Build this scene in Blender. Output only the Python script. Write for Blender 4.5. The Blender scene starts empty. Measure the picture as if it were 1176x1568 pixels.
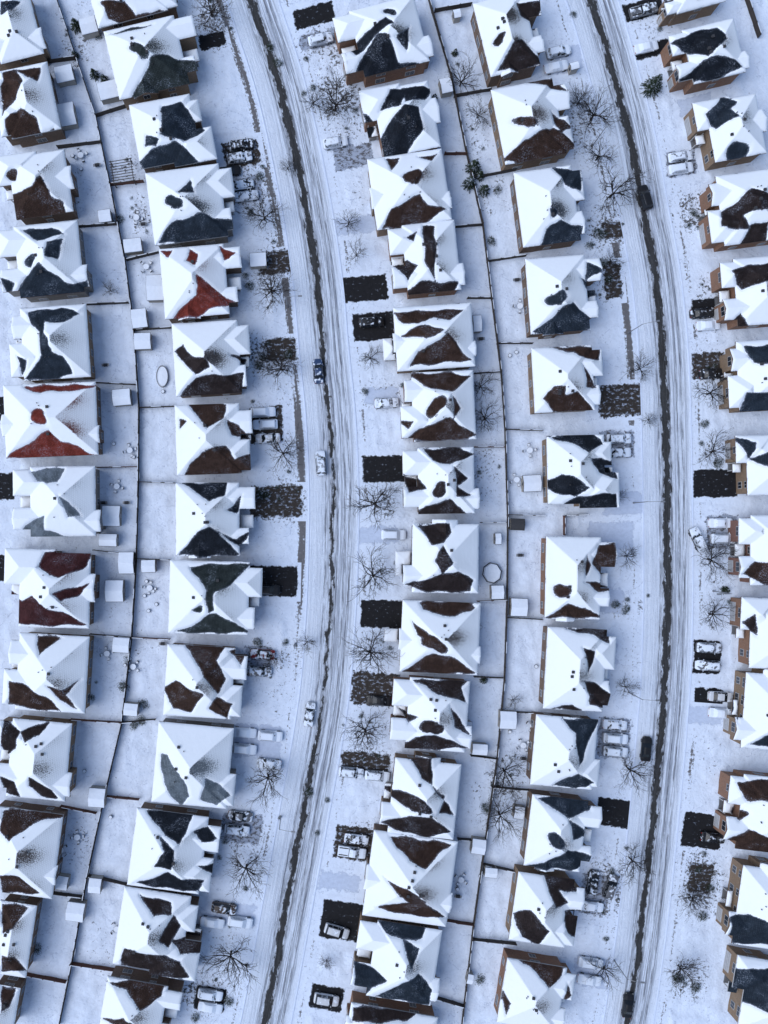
import bpy, math, random
import numpy as np
from mathutils import Vector, Matrix
random.seed(7)
S=0.12; CH=170.0
NAD=((480-588)*S,(784-810)*S)      # point of the plan straight below the drone
scene=bpy.context.scene
COL=scene.collection
def W(px,py,h=0.0):
    f=(CH-h)/CH; x=(px-588)*S; y=(784-py)*S
    return (NAD[0]+(x-NAD[0])*f,NAD[1]+(y-NAD[1])*f)
def rotat(y):
    return math.radians(float(np.interp(y,[0,150,300,450,600,700,850,1000,1150,1300,1568],[15,12,8,4.5,3,1.5,-.5,-3,-5,-7.5,-10])))

# ---------------------------------------------------------------- materials
def newmat(name):
    m=bpy.data.materials.new(name); m.use_nodes=True
    nt=m.node_tree; b=nt.nodes['Principled BSDF']
    b.inputs['Roughness'].default_value=.8
    b.inputs['Specular IOR Level'].default_value=.2
    return m,nt,b
class N:
    def __init__(s,nt): s.nt=nt
    def new(s,t,**k):
        n=s.nt.nodes.new(t)
        for a,v in k.items(): setattr(n,a,v)
        return n
    def link(s,a,b): s.nt.links.new(a,b)
    def inp(s,sock,v):
        if isinstance(v,bpy.types.NodeSocket): s.link(v,sock)
        elif isinstance(v,(tuple,list)) and len(v)==3 and sock.type=='RGBA': sock.default_value=(*v,1)
        else: sock.default_value=v
    def math(s,op,a,b=0.0,clamp=False):
        n=s.new('ShaderNodeMath',operation=op,use_clamp=clamp); s.inp(n.inputs[0],a); s.inp(n.inputs[1],b); return n.outputs[0]
    def mix(s,f,a,b):
        n=s.new('ShaderNodeMix',data_type='RGBA'); s.inp(n.inputs[0],f); s.inp(n.inputs[6],a); s.inp(n.inputs[7],b); return n.outputs[2]
    def noise(s,vec,scale,detail=3,rough=.55):
        n=s.new('ShaderNodeTexNoise'); s.inp(n.inputs['Scale'],scale); n.inputs['Detail'].default_value=detail; n.inputs['Roughness'].default_value=rough
        if vec is not None: s.link(vec,n.inputs['Vector'])
        return n.outputs['Fac']
    def step(s,v,a,b,c=0.0,d=1.0):
        n=s.new('ShaderNodeMapRange',interpolation_type='SMOOTHSTEP'); s.inp(n.inputs[0],v); s.inp(n.inputs[1],a); s.inp(n.inputs[2],b); s.inp(n.inputs[3],c); s.inp(n.inputs[4],d); return n.outputs[0]
    def attr(s,name):
        return s.new('ShaderNodeAttribute',attribute_name=name).outputs['Fac']
    def mapping(s,vec,scale):
        n=s.new('ShaderNodeMapping'); n.inputs['Scale'].default_value=scale; s.link(vec,n.inputs['Vector']); return n.outputs[0]
    def geo(s): return s.new('ShaderNodeNewGeometry').outputs['Position']
    def bump(s,h,strength,dist,bsdf):
        n=s.new('ShaderNodeBump'); n.inputs['Strength'].default_value=strength; n.inputs['Distance'].default_value=dist
        s.link(h,n.inputs['Height']); s.link(n.outputs[0],bsdf.inputs['Normal'])
SNOW=(.76,.84,.98); SNOWR=(.88,.92,.98)

def plain(name,col,rough=.8,var=.25,scale=3.,metal=0,spec=.2):
    m,nt,b=newmat(name); n=N(nt)
    f=n.noise(n.geo(),scale,4)
    n.link(n.mix(f,tuple(c*(1-var) for c in col),tuple(min(1,c*(1+var)) for c in col)),b.inputs['Base Color'])
    b.inputs['Roughness'].default_value=rough; b.inputs['Metallic'].default_value=metal; b.inputs['Specular IOR Level'].default_value=spec
    return m

def roofmat(name,col):
    m,nt,b=newmat(name); n=N(nt)
    b.inputs['Specular IOR Level'].default_value=.08
    pos=n.geo(); obj=n.new('ShaderNodeTexCoord').outputs['Object']
    sd=n.attr('snow'); dust=n.attr('dust')
    n1=n.noise(pos,.9,2); n2=n.noise(pos,5,4)
    e=n.math('ADD',sd,n.math('MULTIPLY',n.math('SUBTRACT',n1,.5),.42))
    e=n.math('ADD',e,n.math('MULTIPLY',n.math('SUBTRACT',n2,.5),.32))
    mask=n.step(e,-.03,.04)
    br=n.new('ShaderNodeTexBrick'); br.inputs['Scale'].default_value=1.0
    br.inputs['Brick Width'].default_value=.33; br.inputs['Row Height'].default_value=.28; br.inputs['Mortar Size'].default_value=.03
    rt=n.new('ShaderNodeMapping'); rt.inputs['Rotation'].default_value=(0,0,math.pi/2); n.link(obj,rt.inputs['Vector']); n.link(rt.outputs[0],br.inputs['Vector'])
    br.inputs['Color1'].default_value=(*[c*.75 for c in col],1); br.inputs['Color2'].default_value=(*[c*1.25 for c in col],1); br.inputs['Mortar'].default_value=(*[c*.5 for c in col],1)
    tone=n.noise(pos,.6,4)
    brc=n.mix(n.step(tone,.4,.65,0,.5),br.outputs[0],tuple(c*1.5+.002 for c in col))
    fr=n.noise(pos,6,6,.75); big=n.noise(pos,.3,2)
    frm=n.math('MULTIPLY',n.step(fr,.54,.63),n.step(big,.48,.66,.03,.75))
    frm=n.math('MAXIMUM',frm,n.math('MULTIPLY',n.step(n.math('ADD',e,n.math('MULTIPLY',n.math('SUBTRACT',fr,.5),1.2)),-.22,-.02),.3))
    bare=n.mix(frm,brc,(.38,.43,.54))
    ds=n.noise(pos,6,5,.75)
    thr=n.math('SUBTRACT',.86,n.math('MULTIPLY',dust,.46))
    dm=n.math('MULTIPLY',n.step(ds,n.math('SUBTRACT',thr,.1),n.math('ADD',thr,.06)),.8)
    row=n.step(br.outputs['Fac'],.2,.8)
    dm=n.math('ADD',dm,n.math('MULTIPLY',n.math('MULTIPLY',row,dust),.45),True)
    dm=n.math('ADD',dm,n.math('MULTIPLY',dust,.22),True)
    sn=n.mix(n1,tuple(c*.96 for c in SNOWR),SNOWR)
    sn=n.mix(dm,sn,tuple(c*.8+.03 for c in col))
    n.link(n.mix(mask,bare,sn),b.inputs['Base Color'])
    h=n.math('ADD',n.step(e,-.1,.3),n.math('MULTIPLY',n.noise(pos,1.4,5),.45))
    n.bump(h,.55,.17,b)
    return m
ROOF={k:roofmat('shingles_'+k,c) for k,c in dict(black=(.010,.013,.019),slate=(.018,.026,.038),brown=(.038,.022,.017),dark=(.022,.016,.016),grey=(.12,.145,.17),green=(.024,.031,.032),red=(.145,.028,.020),burg=(.048,.016,.017)).items()}

def brickmat(name,col):
    m,nt,b=newmat(name); n=N(nt)
    tc=n.new('ShaderNodeTexCoord').outputs['Object']
    sp=n.new('ShaderNodeSeparateXYZ'); n.link(tc,sp.inputs[0])
    cb=n.new('ShaderNodeCombineXYZ'); n.link(n.math('ADD',sp.outputs[0],sp.outputs[1]),cb.inputs[0]); n.link(sp.outputs[2],cb.inputs[1])
    br=n.new('ShaderNodeTexBrick'); n.link(cb.outputs[0],br.inputs['Vector']); br.inputs['Scale'].default_value=1
    br.inputs['Brick Width'].default_value=.25; br.inputs['Row Height'].default_value=.09; br.inputs['Mortar Size'].default_value=.01
    br.inputs['Color1'].default_value=(*[c*.7 for c in col],1); br.inputs['Color2'].default_value=(*[c*1.15 for c in col],1); br.inputs['Mortar'].default_value=(.22,.19,.17,1)
    n.link(br.outputs[0],b.inputs['Base Color']); return m
WALL={k:brickmat('brick_'+k,c) for k,c in dict(tan=(.26,.17,.10),orange=(.27,.13,.07),red=(.2,.08,.055),brown=(.16,.095,.06),grey=(.24,.23,.22)).items()}
M_TRIM=plain('painted_trim',(.16,.11,.085)); M_TRIMW=plain('painted_trim_white',(.45,.45,.46))
M_GLASS=plain('window_glass',(.02,.025,.035),rough=.1,spec=.5)
M_VENT=plain('vent_metal',(.05,.05,.055)); M_METAL=plain('galvanised_metal',(.25,.26,.28),rough=.5,metal=.6)
M_WOOD=plain('weathered_wood',(.055,.046,.042),scale=8); M_WOODR=plain('stained_wood',(.11,.05,.035),scale=8)
M_BARK=plain('bark',(.022,.018,.017),scale=9)
M_TYRE=plain('tyre_rubber',(.015,.015,.016)); M_LAMP=plain('lamp_lens',(.5,.5,.45),rough=.3); M_TAIL=plain('tail_lens',(.3,.02,.02),rough=.3)
M_SHED=plain('shed_siding',(.35,.33,.3))

def snowmat(name,col,rough_amt=.2):
    m,nt,b=newmat(name); n=N(nt); pos=n.geo()
    n.link(n.mix(n.noise(pos,.8,4),tuple(c*.93 for c in col),col),b.inputs['Base Color'])
    n.bump(n.noise(pos,1.8,5,.6),.5,rough_amt,b); return m
M_SNOW=snowmat('snow',(.82,.88,.98))

def ground_base(n,pos,spk):
    big=n.noise(pos,.12,3); mid=n.noise(pos,1.0,5,.6); fine=n.noise(pos,1.9,7,.74)
    c=n.mix(big,tuple(x*.93 for x in SNOW),SNOW)
    c=n.mix(n.step(mid,.38,.56,.4,0),c,tuple(x*.82 for x in SNOW))
    tn=n.math('ABSOLUTE',n.math('SUBTRACT',n.noise(pos,.16,2),.5))
    tr=n.math('MULTIPLY',n.step(tn,.012,.004),n.step(n.noise(pos,3.4,3),.48,.58))
    c=n.mix(n.math('MULTIPLY',tr,.4),c,(.3,.36,.5))
    cl=n.noise(pos,.5,3)
    thr=n.math('SUBTRACT',n.math('SUBTRACT',.745,n.math('MULTIPLY',n.step(cl,.35,.65),.07)),n.math('MULTIPLY',spk,.235))
    m=n.step(fine,thr,n.math('ADD',thr,.05))
    dirt=n.mix(n.noise(pos,6,3),(.018,.016,.014),(.09,.075,.06))
    half=n.step(fine,n.math('SUBTRACT',thr,.06),n.math('ADD',thr,.02),0,.25)
    c=n.mix(half,c,(.22,.25,.32))
    return n.mix(n.math('MULTIPLY',m,.9),c,dirt),mid,fine
def groundmat():
    m,nt,b=newmat('snowy_ground'); n=N(nt); pos=n.geo()
    c,mid,fine=ground_base(n,pos,n.attr('speckle'))
    n.link(c,b.inputs['Base Color'])
    n.bump(n.math('ADD',mid,n.math('MULTIPLY',fine,.6)),.6,.3,b); return m
M_GROUND=groundmat()
def drivemat(name,c1,c2,resid,edge=1.1,rmix=.75):
    m,nt,b=newmat(name); n=N(nt); pos=n.geo()
    c,mid,fine=ground_base(n,pos,n.attr('speckle'))
    sd=n.attr('sd'); e=n.math('ADD',sd,n.math('MULTIPLY',n.math('SUBTRACT',n.noise(pos,.9,4),.5),edge))
    e=n.math('ADD',e,n.math('MULTIPLY',n.math('SUBTRACT',fine,.5),edge*.9))
    mask=n.step(e,-.08,.1)
    asp=n.mix(n.noise(pos,1.5,5),c1,c2)
    r=n.step(n.noise(n.mapping(pos,(1,1.5,1)),1.2,8,.72),.64-resid*.26,.72-resid*.24)
    asp=n.mix(n.math('MULTIPLY',r,rmix),asp,(.45,.52,.66))
    n.link(n.mix(mask,asp,c),b.inputs['Base Color'])
    n.bump(n.math('ADD',n.math('MULTIPLY',mask,.6),n.math('MULTIPLY',fine,.6)),.5,.2,b); return m
DRV=dict(k=drivemat('asphalt_driveway',(.006,.006,.008),(.02,.02,.023),.17),b=drivemat('paver_driveway',(.018,.016,.015),(.065,.053,.046),.42,1.9),g=drivemat('slushy_driveway',(.05,.05,.055),(.16,.16,.18),.8,2.2),s=drivemat('snowy_driveway',(.46,.53,.68),(.64,.72,.88),.6,2.4,.4))
def roadmat():
    m,nt,b=newmat('snowy_road'); n=N(nt); pos=n.geo()
    uv=n.new('ShaderNodeTexCoord').outputs['UV']; sp=n.new('ShaderNodeSeparateXYZ'); n.link(uv,sp.inputs[0]); u,v=sp.outputs[0],sp.outputs[1]
    wet=n.attr('exposed')
    c,mid,fine=ground_base(n,pos,.2)
    c=n.mix(.45,c,(.80,.87,.98))
    cb=n.new('ShaderNodeCombineXYZ'); n.link(v,cb.inputs[0]); 
    wob=n.math('MULTIPLY',n.math('SUBTRACT',n.noise(cb.outputs[0],.10,4,.6),.5),n.math('SUBTRACT',3.2,n.math('MULTIPLY',wet,2.3)))
    uw=n.math('ADD',u,wob)
    st=n.noise(n.mapping(uv,(2.2,.035,1)),1,6,.68); st2=n.noise(n.mapping(uv,(6,.16,1)),1,5,.72)
    win=n.math('MULTIPLY',n.step(u,-3.6,-.2,.1,1),n.step(u,4.4,3.4))
    tr=n.math('MULTIPLY',n.step(n.math('ADD',n.math('MULTIPLY',st,.55),n.math('MULTIPLY',st2,.45)),.45,.55),win)
    c=n.mix(n.math('MULTIPLY',tr,.75),c,(.27,.30,.37))
    for off in (.9,2.2,3.1,-1.3):
        d=n.math('ABSOLUTE',n.math('SUBTRACT',n.math('ADD',u,n.math('MULTIPLY',wob,.4)),off)); r=n.math('MULTIPLY',n.step(d,.32,.08),n.step(n.noise(n.mapping(uv,(4,.2,1)),1,6,.72),.44,.56))
        c=n.mix(n.math('MULTIPLY',r,.78),c,(.11,.12,.15))
    d=n.math('ABSOLUTE',uw)
    wn=n.math('ADD',n.math('MULTIPLY',n.noise(n.mapping(uv,(1.2,.35,1)),1,7,.74),1.25),n.math('MULTIPLY',wet,.24))
    wd=n.step(wn,.52,1.05,0,1.0)
    line=n.step(n.math('SUBTRACT',d,wd),.1,-.08)
    asp=n.mix(n.noise(pos,3,4),(.012,.012,.013),(.045,.042,.038))
    slush=n.math('MULTIPLY',n.step(n.math('SUBTRACT',d,wd),.8,.0),n.step(n.noise(n.mapping(uv,(2,.3,1)),1,6,.72),.42,.6,.1,.8))
    c=n.mix(slush,c,(.2,.21,.24))
    c=n.mix(n.math('MULTIPLY',line,.95),c,asp)
    n.link(c,b.inputs['Base Color'])
    n.bump(n.math('ADD',n.math('ADD',st,st2),fine),.8,.22,b); return m
M_ROAD=roadmat()
def walkmat(name,amt):
    m,nt,b=newmat(name); n=N(nt); pos=n.geo()
    uv=n.new('ShaderNodeTexCoord').outputs['UV']
    c,mid,fine=ground_base(n,pos,.3)
    sp=n.new('ShaderNodeSeparateXYZ'); n.link(uv,sp.inputs[0])
    e=n.math('ADD',n.noise(n.mapping(uv,(1.2,.10,1)),1,7,.72),n.math('MULTIPLY',n.attr('exposed'),amt))
    e=n.math('SUBTRACT',e,n.math('MULTIPLY',n.math('ABSOLUTE',sp.outputs[0]),.3))
    e=n.math('ADD',e,n.math('MULTIPLY',n.math('SUBTRACT',fine,.5),1.0))
    mk=n.step(e,.53,.63)
    d=n.mix(n.noise(pos,2,5),(.025,.021,.018),(.12,.095,.08))
    n.link(n.mix(n.math('MULTIPLY',mk,.88),c,d),b.inputs['Base Color']); n.bump(fine,.5,.15,b); return m
M_WALK=walkmat('snowy_sidewalk',.34)

def paintmat(name,glass=False):
    m,nt,b=newmat(name); n=N(nt); pos=n.geo()
    oi=n.new('ShaderNodeObjectInfo'); 
    g=n.new('ShaderNodeNewGeometry'); sz=n.new('ShaderNodeSeparateXYZ'); n.link(g.outputs['Normal'],sz.inputs[0])
    f=n.math('ADD',n.noise(pos,1.6,4),n.math('MULTIPLY',oi.outputs['Alpha'],.75 if not glass else .62))
    up=n.step(sz.outputs[2],.15,.5)
    mk=n.math('MULTIPLY',n.step(f,.78,.9),up)
    base=oi.outputs['Color'] if not glass else (.012,.015,.02)
    n.link(n.mix(mk,base,(.78,.85,.96)),b.inputs['Base Color'])
    n.link(n.step(mk,0,1,.2 if glass else .38,.9),b.inputs['Roughness'])
    b.inputs['Specular IOR Level'].default_value=.4
    return m
M_PAINT=paintmat('car_paint'); M_CGLASS=paintmat('car_glass',True)
def needlemat():
    m,nt,b=newmat('evergreen_needles'); n=N(nt); pos=n.geo()
    c=n.mix(n.noise(pos,4,3),(.012,.022,.014),(.04,.055,.032))
    mk=n.step(n.noise(pos,2.2,4),.54,.64,0,.8)
    n.link(n.mix(mk,c,(.6,.67,.8)),b.inputs['Base Color']); return m
M_NEED=needlemat()

# ---------------------------------------------------------------- mesh builder
class MB:
    def __init__(s): s.v=[];s.f=[];s.m=[];s.mats=[]
    def mi(s,mat):
        if mat not in s.mats: s.mats.append(mat)
        return s.mats.index(mat)
    def add(s,vs,fs,mat):
        o=len(s.v); s.v+=[tuple(v) for v in vs]; i=s.mi(mat)
        for f in fs: s.f.append(tuple(o+k for k in f)); s.m.append(i)
    def box(s,x0,x1,y0,y1,z0,z1,mat,top=True,bot=True):
        vs=[(x0,y0,z0),(x1,y0,z0),(x1,y1,z0),(x0,y1,z0),(x0,y0,z1),(x1,y0,z1),(x1,y1,z1),(x0,y1,z1)]
        fs=[(0,1,5,4),(1,2,6,5),(2,3,7,6),(3,0,4,7)]
        if top: fs.append((4,5,6,7))
        if bot: fs.append((3,2,1,0))
        s.add(vs,fs,mat)
    def obox(s,c,rz,sx,sy,z0,z1,mat):
        ca,sa=math.cos(rz),math.sin(rz)
        vs=[]
        for z in (z0,z1):
            for a,b in ((-1,-1),(1,-1),(1,1),(-1,1)):
                x=a*sx/2;y=b*sy/2; vs.append((c[0]+x*ca-y*sa,c[1]+x*sa+y*ca,z))
        s.add(vs,[(0,1,5,4),(1,2,6,5),(2,3,7,6),(3,0,4,7),(4,5,6,7),(3,2,1,0)],mat)
    def tube(s,p0,p1,r0,r1,mat,n=4,cap=True):
        p0=Vector(p0);p1=Vector(p1); d=(p1-p0).normalized()
        a=d.orthogonal().normalized(); b=d.cross(a); vs=[]
        for p,r in ((p0,r0),(p1,r1)):
            for k in range(n):
                t=2*math.pi*k/n; vs.append(p+a*(r*math.cos(t))+b*(r*math.sin(t)))
        fs=[(k,(k+1)%n,n+(k+1)%n,n+k) for k in range(n)]
        if cap and n>4: fs+= [tuple(range(n,2*n)),tuple(reversed(range(n)))]
        s.add(vs,fs,mat)
    def mesh(s,name):
        me=bpy.data.meshes.new(name); me.from_pydata(s.v,[],s.f)
        for m in s.mats: me.materials.append(m)
        me.polygons.foreach_set('material_index',s.m); me.update(); return me
    def obj(s,name,loc=(0,0,0),rz=0,parent=None):
        return mkobj(name,s.mesh(name),loc,rz,parent)
def mkobj(name,data,loc=(0,0,0),rz=0,parent=None):
    o=bpy.data.objects.new(name,data); COL.objects.link(o); o.location=loc; o.rotation_euler=(0,0,rz)
    if parent: o.parent=parent
    return o
def fattr(me,name,arr):
    a=me.attributes.new(name,'FLOAT','POINT'); a.data.foreach_set('value',np.asarray(arr,dtype=np.float32))

def poly_sd(X,Y,P):
    P=np.array(P,float); n=len(P); d=np.full(X.shape,1e9); ins=np.zeros(X.shape,bool)
    for i in range(n):
        a=P[i]; b=P[(i+1)%n]; e=b-a; L=e@e+1e-9
        t=np.clip(((X-a[0])*e[0]+(Y-a[1])*e[1])/L,0,1)
        d=np.minimum(d,np.hypot(X-a[0]-t*e[0],Y-a[1]-t*e[1]))
        c=((a[1]>Y)!=(b[1]>Y))&(X<(b[0]-a[0])*(Y-a[1])/(b[1]-a[1]+1e-12)+a[0]); ins^=c
    return np.where(ins,-d,d)

# ---------------------------------------------------------------- houses
def lines(vals,step):
    vals=sorted(vals); out=[vals[0]]
    for v in vals[1:]:
        if v-out[-1]<.04: continue
        n=max(1,int(math.ceil((v-out[-1])/step))); a=out[-1]
        out+= [a+(v-a)*(i+1)/n for i in range(n)]
    return out
EH=5.2
hidx=0
def house(cx,cy,w,h,roof,wall,tmpl,patches,dustf=.75,rot=None,extra=(),name='brick_house'):
    global hidx
    hidx+=1
    rnd=random.Random(int(cx*7+cy*13))
    east=tmpl in (E1,E2,E3)
    if tmpl in (E1,E2,E3) and hidx%3==0: tmpl=E4
    if tmpl in (W1,W2,W3) and hidx%3==1: tmpl=W4
    rz=rotat(cy) if rot is None else math.radians(rot)
    C=W(cx,cy,EH); f=(CH-EH)/CH*S; w*=f; h*=f; k=.56
    comps=[]
    for t in tmpl:
        ty,x0,y0,x1,y1=t[:5]; e=t[5] if len(t)>5 else EH
        comps.append((ty,x0*w,x1*w,-y1*h,-y0*h,e))
    for t in extra:
        ty,x0,y0,x1,y1,e=t
        comps.append((ty,x0*f,x1*f,-y1*f,-y0*f,e))
    if tmpl in (E1,E2,E3,E4): comps.append(('F',.30*w,.465*w,-.12*h,.06*h,2.9))
    elif tmpl in (W1,W2,W3,W4): comps.append(('F',-.46*w,-.28*w,-.10*h,.10*h,2.9))
    elif tmpl is SQ and w>9: comps.append(('G',.15*w,.52*w,-.34*h,-.1*h,EH))
    def zc(c,x,y):
        ty,x0,x1,y0,y1,e=c
        ds=[]
        if ty=='F': return e+.15*min(x-x0,x1-x,y-y0,y1-y)
        if ty!='G': ds+=[x-x0,x1-x]
        if ty!='V': ds+=[y-y0,y1-y]
        return e+k*min(ds)
    xs=set();ys=set()
    for ty,x0,x1,y0,y1,e in comps:
        xs|={x0,x1,(x0+x1)/2}; ys|={y0,y1,(y0+y1)/2}
    xs=lines(xs,.25); ys=lines(ys,.25)
    verts=[];vid={};faces=[]
    cnt={}
    for i in range(len(xs)-1):
        for j in range(len(ys)-1):
            mx=(xs[i]+xs[i+1])/2; my=(ys[j]+ys[j+1])/2
            cc=[c for c in comps if c[1]<mx<c[2] and c[3]<my<c[4]]
            if not cc: continue
            ids=[]
            for a,b in ((i,j),(i+1,j),(i+1,j+1),(i,j+1)):
                z=max(zc(c,xs[a],ys[b]) for c in cc); key=(a,b,round(z,2))
                if key not in vid: vid[key]=len(verts); verts.append((xs[a],ys[b],z))
                ids.append(vid[key])
            z=[verts[q][2] for q in ids]
            mid=max(zc(c,mx,my) for c in cc)
            if abs((z[0]+z[2])/2-mid)<=abs((z[1]+z[3])/2-mid): tr=[(ids[0],ids[1],ids[2]),(ids[0],ids[2],ids[3])]
            else: tr=[(ids[0],ids[1],ids[3]),(ids[1],ids[2],ids[3])]
            faces+=tr
            for q in range(4):
                ed=(ids[q],ids[(q+1)%4]); kk=(min(ed),max(ed)); cnt.setdefault(kk,[]).append(ed)
    V=np.array(verts); nv=len(V)
    ca,sa=math.cos(rz),math.sin(rz)
    WX=C[0]+V[:,0]*ca-V[:,1]*sa; WY=C[1]+V[:,0]*sa+V[:,1]*ca
    ph=rnd.random()*6
    QX=WX+.16*np.sin(WY*1.1+ph)+.05*np.sin(WX*2.3+ph); QY=WY+.16*np.sin(WX*1.2+ph*2)+.05*np.sin(WY*2.1)
    sd=np.full(nv,3.0)
    for p in patches:
        if p[0]=='o':
            _,ox,oy,rx,ry=p[:5]; an=math.radians(p[5]) if len(p)>5 else 0
            o=W(ox,oy,6.8); dx=QX-o[0];dy=QY-o[1]; u=dx*math.cos(an)+dy*math.sin(an); v=-dx*math.sin(an)+dy*math.cos(an)
            rx*=.112;ry*=.112
            lob=1+.18*np.sin(2*np.arctan2(v,u)+ph)+.10*np.sin(3*np.arctan2(v,u)+ph*2)
            sd=np.minimum(sd,(np.hypot(u/rx,v/ry)/lob-1)*min(rx,ry))
        else:
            P=[W(p[i],p[i+1],6.8) for i in range(0,len(p),2)]
            sd=np.minimum(sd,poly_sd(QX,QY,P))
    vents=MB()
    bed=[e[0] for e in cnt.values() if len(e)==1]
    if bed:
        ed=np.full(nv,9.0)
        B=V[[a for a,b in bed]][:,:2]
        for s0 in range(0,nv,500):
            D=np.hypot(V[s0:s0+500,None,0]-B[None,:,0],V[s0:s0+500,None,1]-B[None,:,1]).min(1); ed[s0:s0+500]=D
        sd=np.minimum(sd,ed*1.3+.03)
    gx=np.zeros(nv);top=V[:,2].max()
    for i in range(nv):
        x,y=V[i,0],V[i,1]; 
        cc=[c for c in comps if c[1]-.01<=x<=c[2]+.01 and c[3]-.01<=y<=c[4]+.01]
        c=max(cc,key=lambda c:zc(c,x,y)); 
        if c[0]!='G':
            ds=[x-c[1],c[2]-x]+([y-c[3],c[4]-y] if c[0]!='V' else [])
            if min(ds)==ds[1]: gx[i]=1
    dust=gx*dustf*np.clip((V[:,2]-EH)/(top-EH)*1.1+.25,0,1)*(.75+.25*np.sin(V[:,1]*1.1+ph))
    lift=np.clip(sd/.5,0,1)*.14
    V2=V.copy(); V2[:,2]+=lift
    vl=[tuple(r) for r in V2]; fl=list(faces); ml=[0]*len(fl)
    for a,b in bed:
        o=len(vl); xa,ya,za=V2[a]; xb,yb,zb=V2[b]
        vl+=[(xa,ya,za-.28),(xb,yb,zb-.28)]; fl.append((a,o,o+1,b)); ml.append(1)
    me=bpy.data.meshes.new('roof'); me.from_pydata(vl,[],fl); me.materials.append(ROOF[roof]); me.materials.append(M_TRIM if rnd.random()<.7 else M_TRIMW)
    me.polygons.foreach_set('material_index',ml)
    pad=len(vl)-nv
    fattr(me,'snow',np.concatenate([sd,np.zeros(pad)])); fattr(me,'dust',np.concatenate([dust,np.zeros(pad)])); me.update()
    par=mkobj(name,None,(C[0],C[1],0),rz); par.empty_display_size=2
    mkobj('roof',me,parent=par)
    wb=MB(); win=MB(); dr=MB()
    wm=WALL[wall]
    def inside(x,y,me_):
        return any(c is not me_ and c[1]+.3<x<c[2]-.3 and c[3]+.3<y<c[4]-.3 for c in comps)
    front=1 if east else -1
    for ci,c in enumerate(comps):
        ty,x0,x1,y0,y1,e=c; ins=.42; x0+=ins;x1-=ins;y0+=ins;y1-=ins
        x0-=ci*.004; x1+=ci*.004; y0-=ci*.004; y1+=ci*.004
        if ty=='F' and e<3 and w>0 and c[2]-c[1]<3:
            for x in (x0,x1):
                for y in (y0,y1): wb.box(x-.08,x+.08,y-.08,y+.08,-.1,e-.05,M_TRIMW)
            wb.box(x0,x1,y0,y1,-.2,.25,M_METAL); continue
        if ty=='G':
            m=(y0+y1)/2; zp=e+k*(y1-y0)/2
            vs=[(x,y,z) for x in (x0,x1) for y,z in ((y0,-.2),(y1,-.2),(y1,e),(m,zp),(y0,e))]
            wb.add(vs,[(4,3,2,1,0),(5,6,7,8,9),(0,5,9,4),(1,2,7,6)],wm)
        elif ty=='V':
            m=(x0+x1)/2; zp=e+k*(x1-x0)/2
            vs=[(x,y,z) for y in (y0,y1) for x,z in ((x0,-.2),(x1,-.2),(x1,e),(m,zp),(x0,e))]
            wb.add(vs,[(0,1,2,3,4),(9,8,7,6,5),(0,4,9,5),(1,6,7,2)],wm)
        else: wb.box(x0,x1,y0,y1,-.2,e,wm,top=False)
        floors=[.9,3.4] if e>4 else [.9]
        for side in range(4):
            if side<2:
                L=y1-y0; X=x1 if side==0 else x0; sg=1 if side==0 else -1
            else:
                L=x1-x0; Y=y1 if side==2 else y0; sg=1 if side==2 else -1
            nW=max(1,int(L/(3.0 if side<2 else 5)))
            for q in range(nW):
                t=(q+.5)/nW*L
                if side<2:
                    yy=y0+t; xx=X
                    if inside(X+sg*.5,yy,c): continue
                else:
                    xx=x0+t; yy=Y
                    if inside(xx,Y+sg*.5,c): continue
                for fz in floors:
                    if fz==.9 and side==(0 if front>0 else 1) and ci>0: continue
                    hw=rnd.choice([.55,.8]); hh=1.3
                    if side<2:
                        a,b=(X-.02,X+.05*sg) if sg>0 else (X+.05*sg,X+.02)
                        win.box(a,b,yy-hw-.08,yy+hw+.08,fz-.08,fz+hh+.08,M_TRIMW)
                        a,b=(X,X+.055) if sg>0 else (X-.055,X)
                        win.box(a,b,yy-hw,yy-.03,fz,fz+hh,M_GLASS); win.box(a,b,yy+.03,yy+hw,fz,fz+hh,M_GLASS)
                    else:
                        a,b=(Y-.02,Y+.05) if sg>0 else (Y-.05,Y+.02)
                        win.box(xx-hw-.08,xx+hw+.08,a,b,fz-.08,fz+hh+.08,M_TRIMW)
                        a,b=(Y,Y+.055) if sg>0 else (Y-.055,Y)
                        win.box(xx-hw,xx-.03,a,b,fz,fz+hh,M_GLASS); win.box(xx+.03,xx+hw,a,b,fz,fz+hh,M_GLASS)
            if side==(0 if front>0 else 1) and ci==1:
                ym=(y0+y1)/2; g=min(2.4,L*.35)
                a,b=(X-.02,X+.05) if sg>0 else (X-.05,X+.02)
                dr.box(a,b,ym-g,ym+g,0,2.2,M_TRIMW)
                for r in range(1,4):
                    a2,b2=(b,b+.01) if sg>0 else (a-.01,a)
                    dr.box(a2,b2,ym-g+.1,ym+g-.1,r*.55-.02,r*.55+.02,M_VENT)
    wb.obj('walls',parent=par); win.obj('windows',parent=par); dr.obj('garage_door',parent=par)
    c=comps[0]
    for q in range(rnd.randint(4,7)):
        x=c[1]+(c[2]-c[1])*rnd.uniform(.3,.62); y=c[3]+(c[4]-c[3])*rnd.uniform(.25,.75)
        z=max(zc(cc,x,y) for cc in comps if cc[1]<x<cc[2] and cc[3]<y<cc[4])
        r=rnd.choice([.08,.08,.2])
        if r<.1: vents.tube((x,y,z-.1),(x,y,z+.45),r,r,M_VENT,8)
        else: vents.box(x-.2,x+.2,y-.2,y+.2,z-.1,z+.35,M_VENT); vents.box(x-.25,x+.25,y-.25,y+.25,z+.35,z+.4,M_VENT)
    vents.obj('roof_vents',parent=par)
    return par
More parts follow.
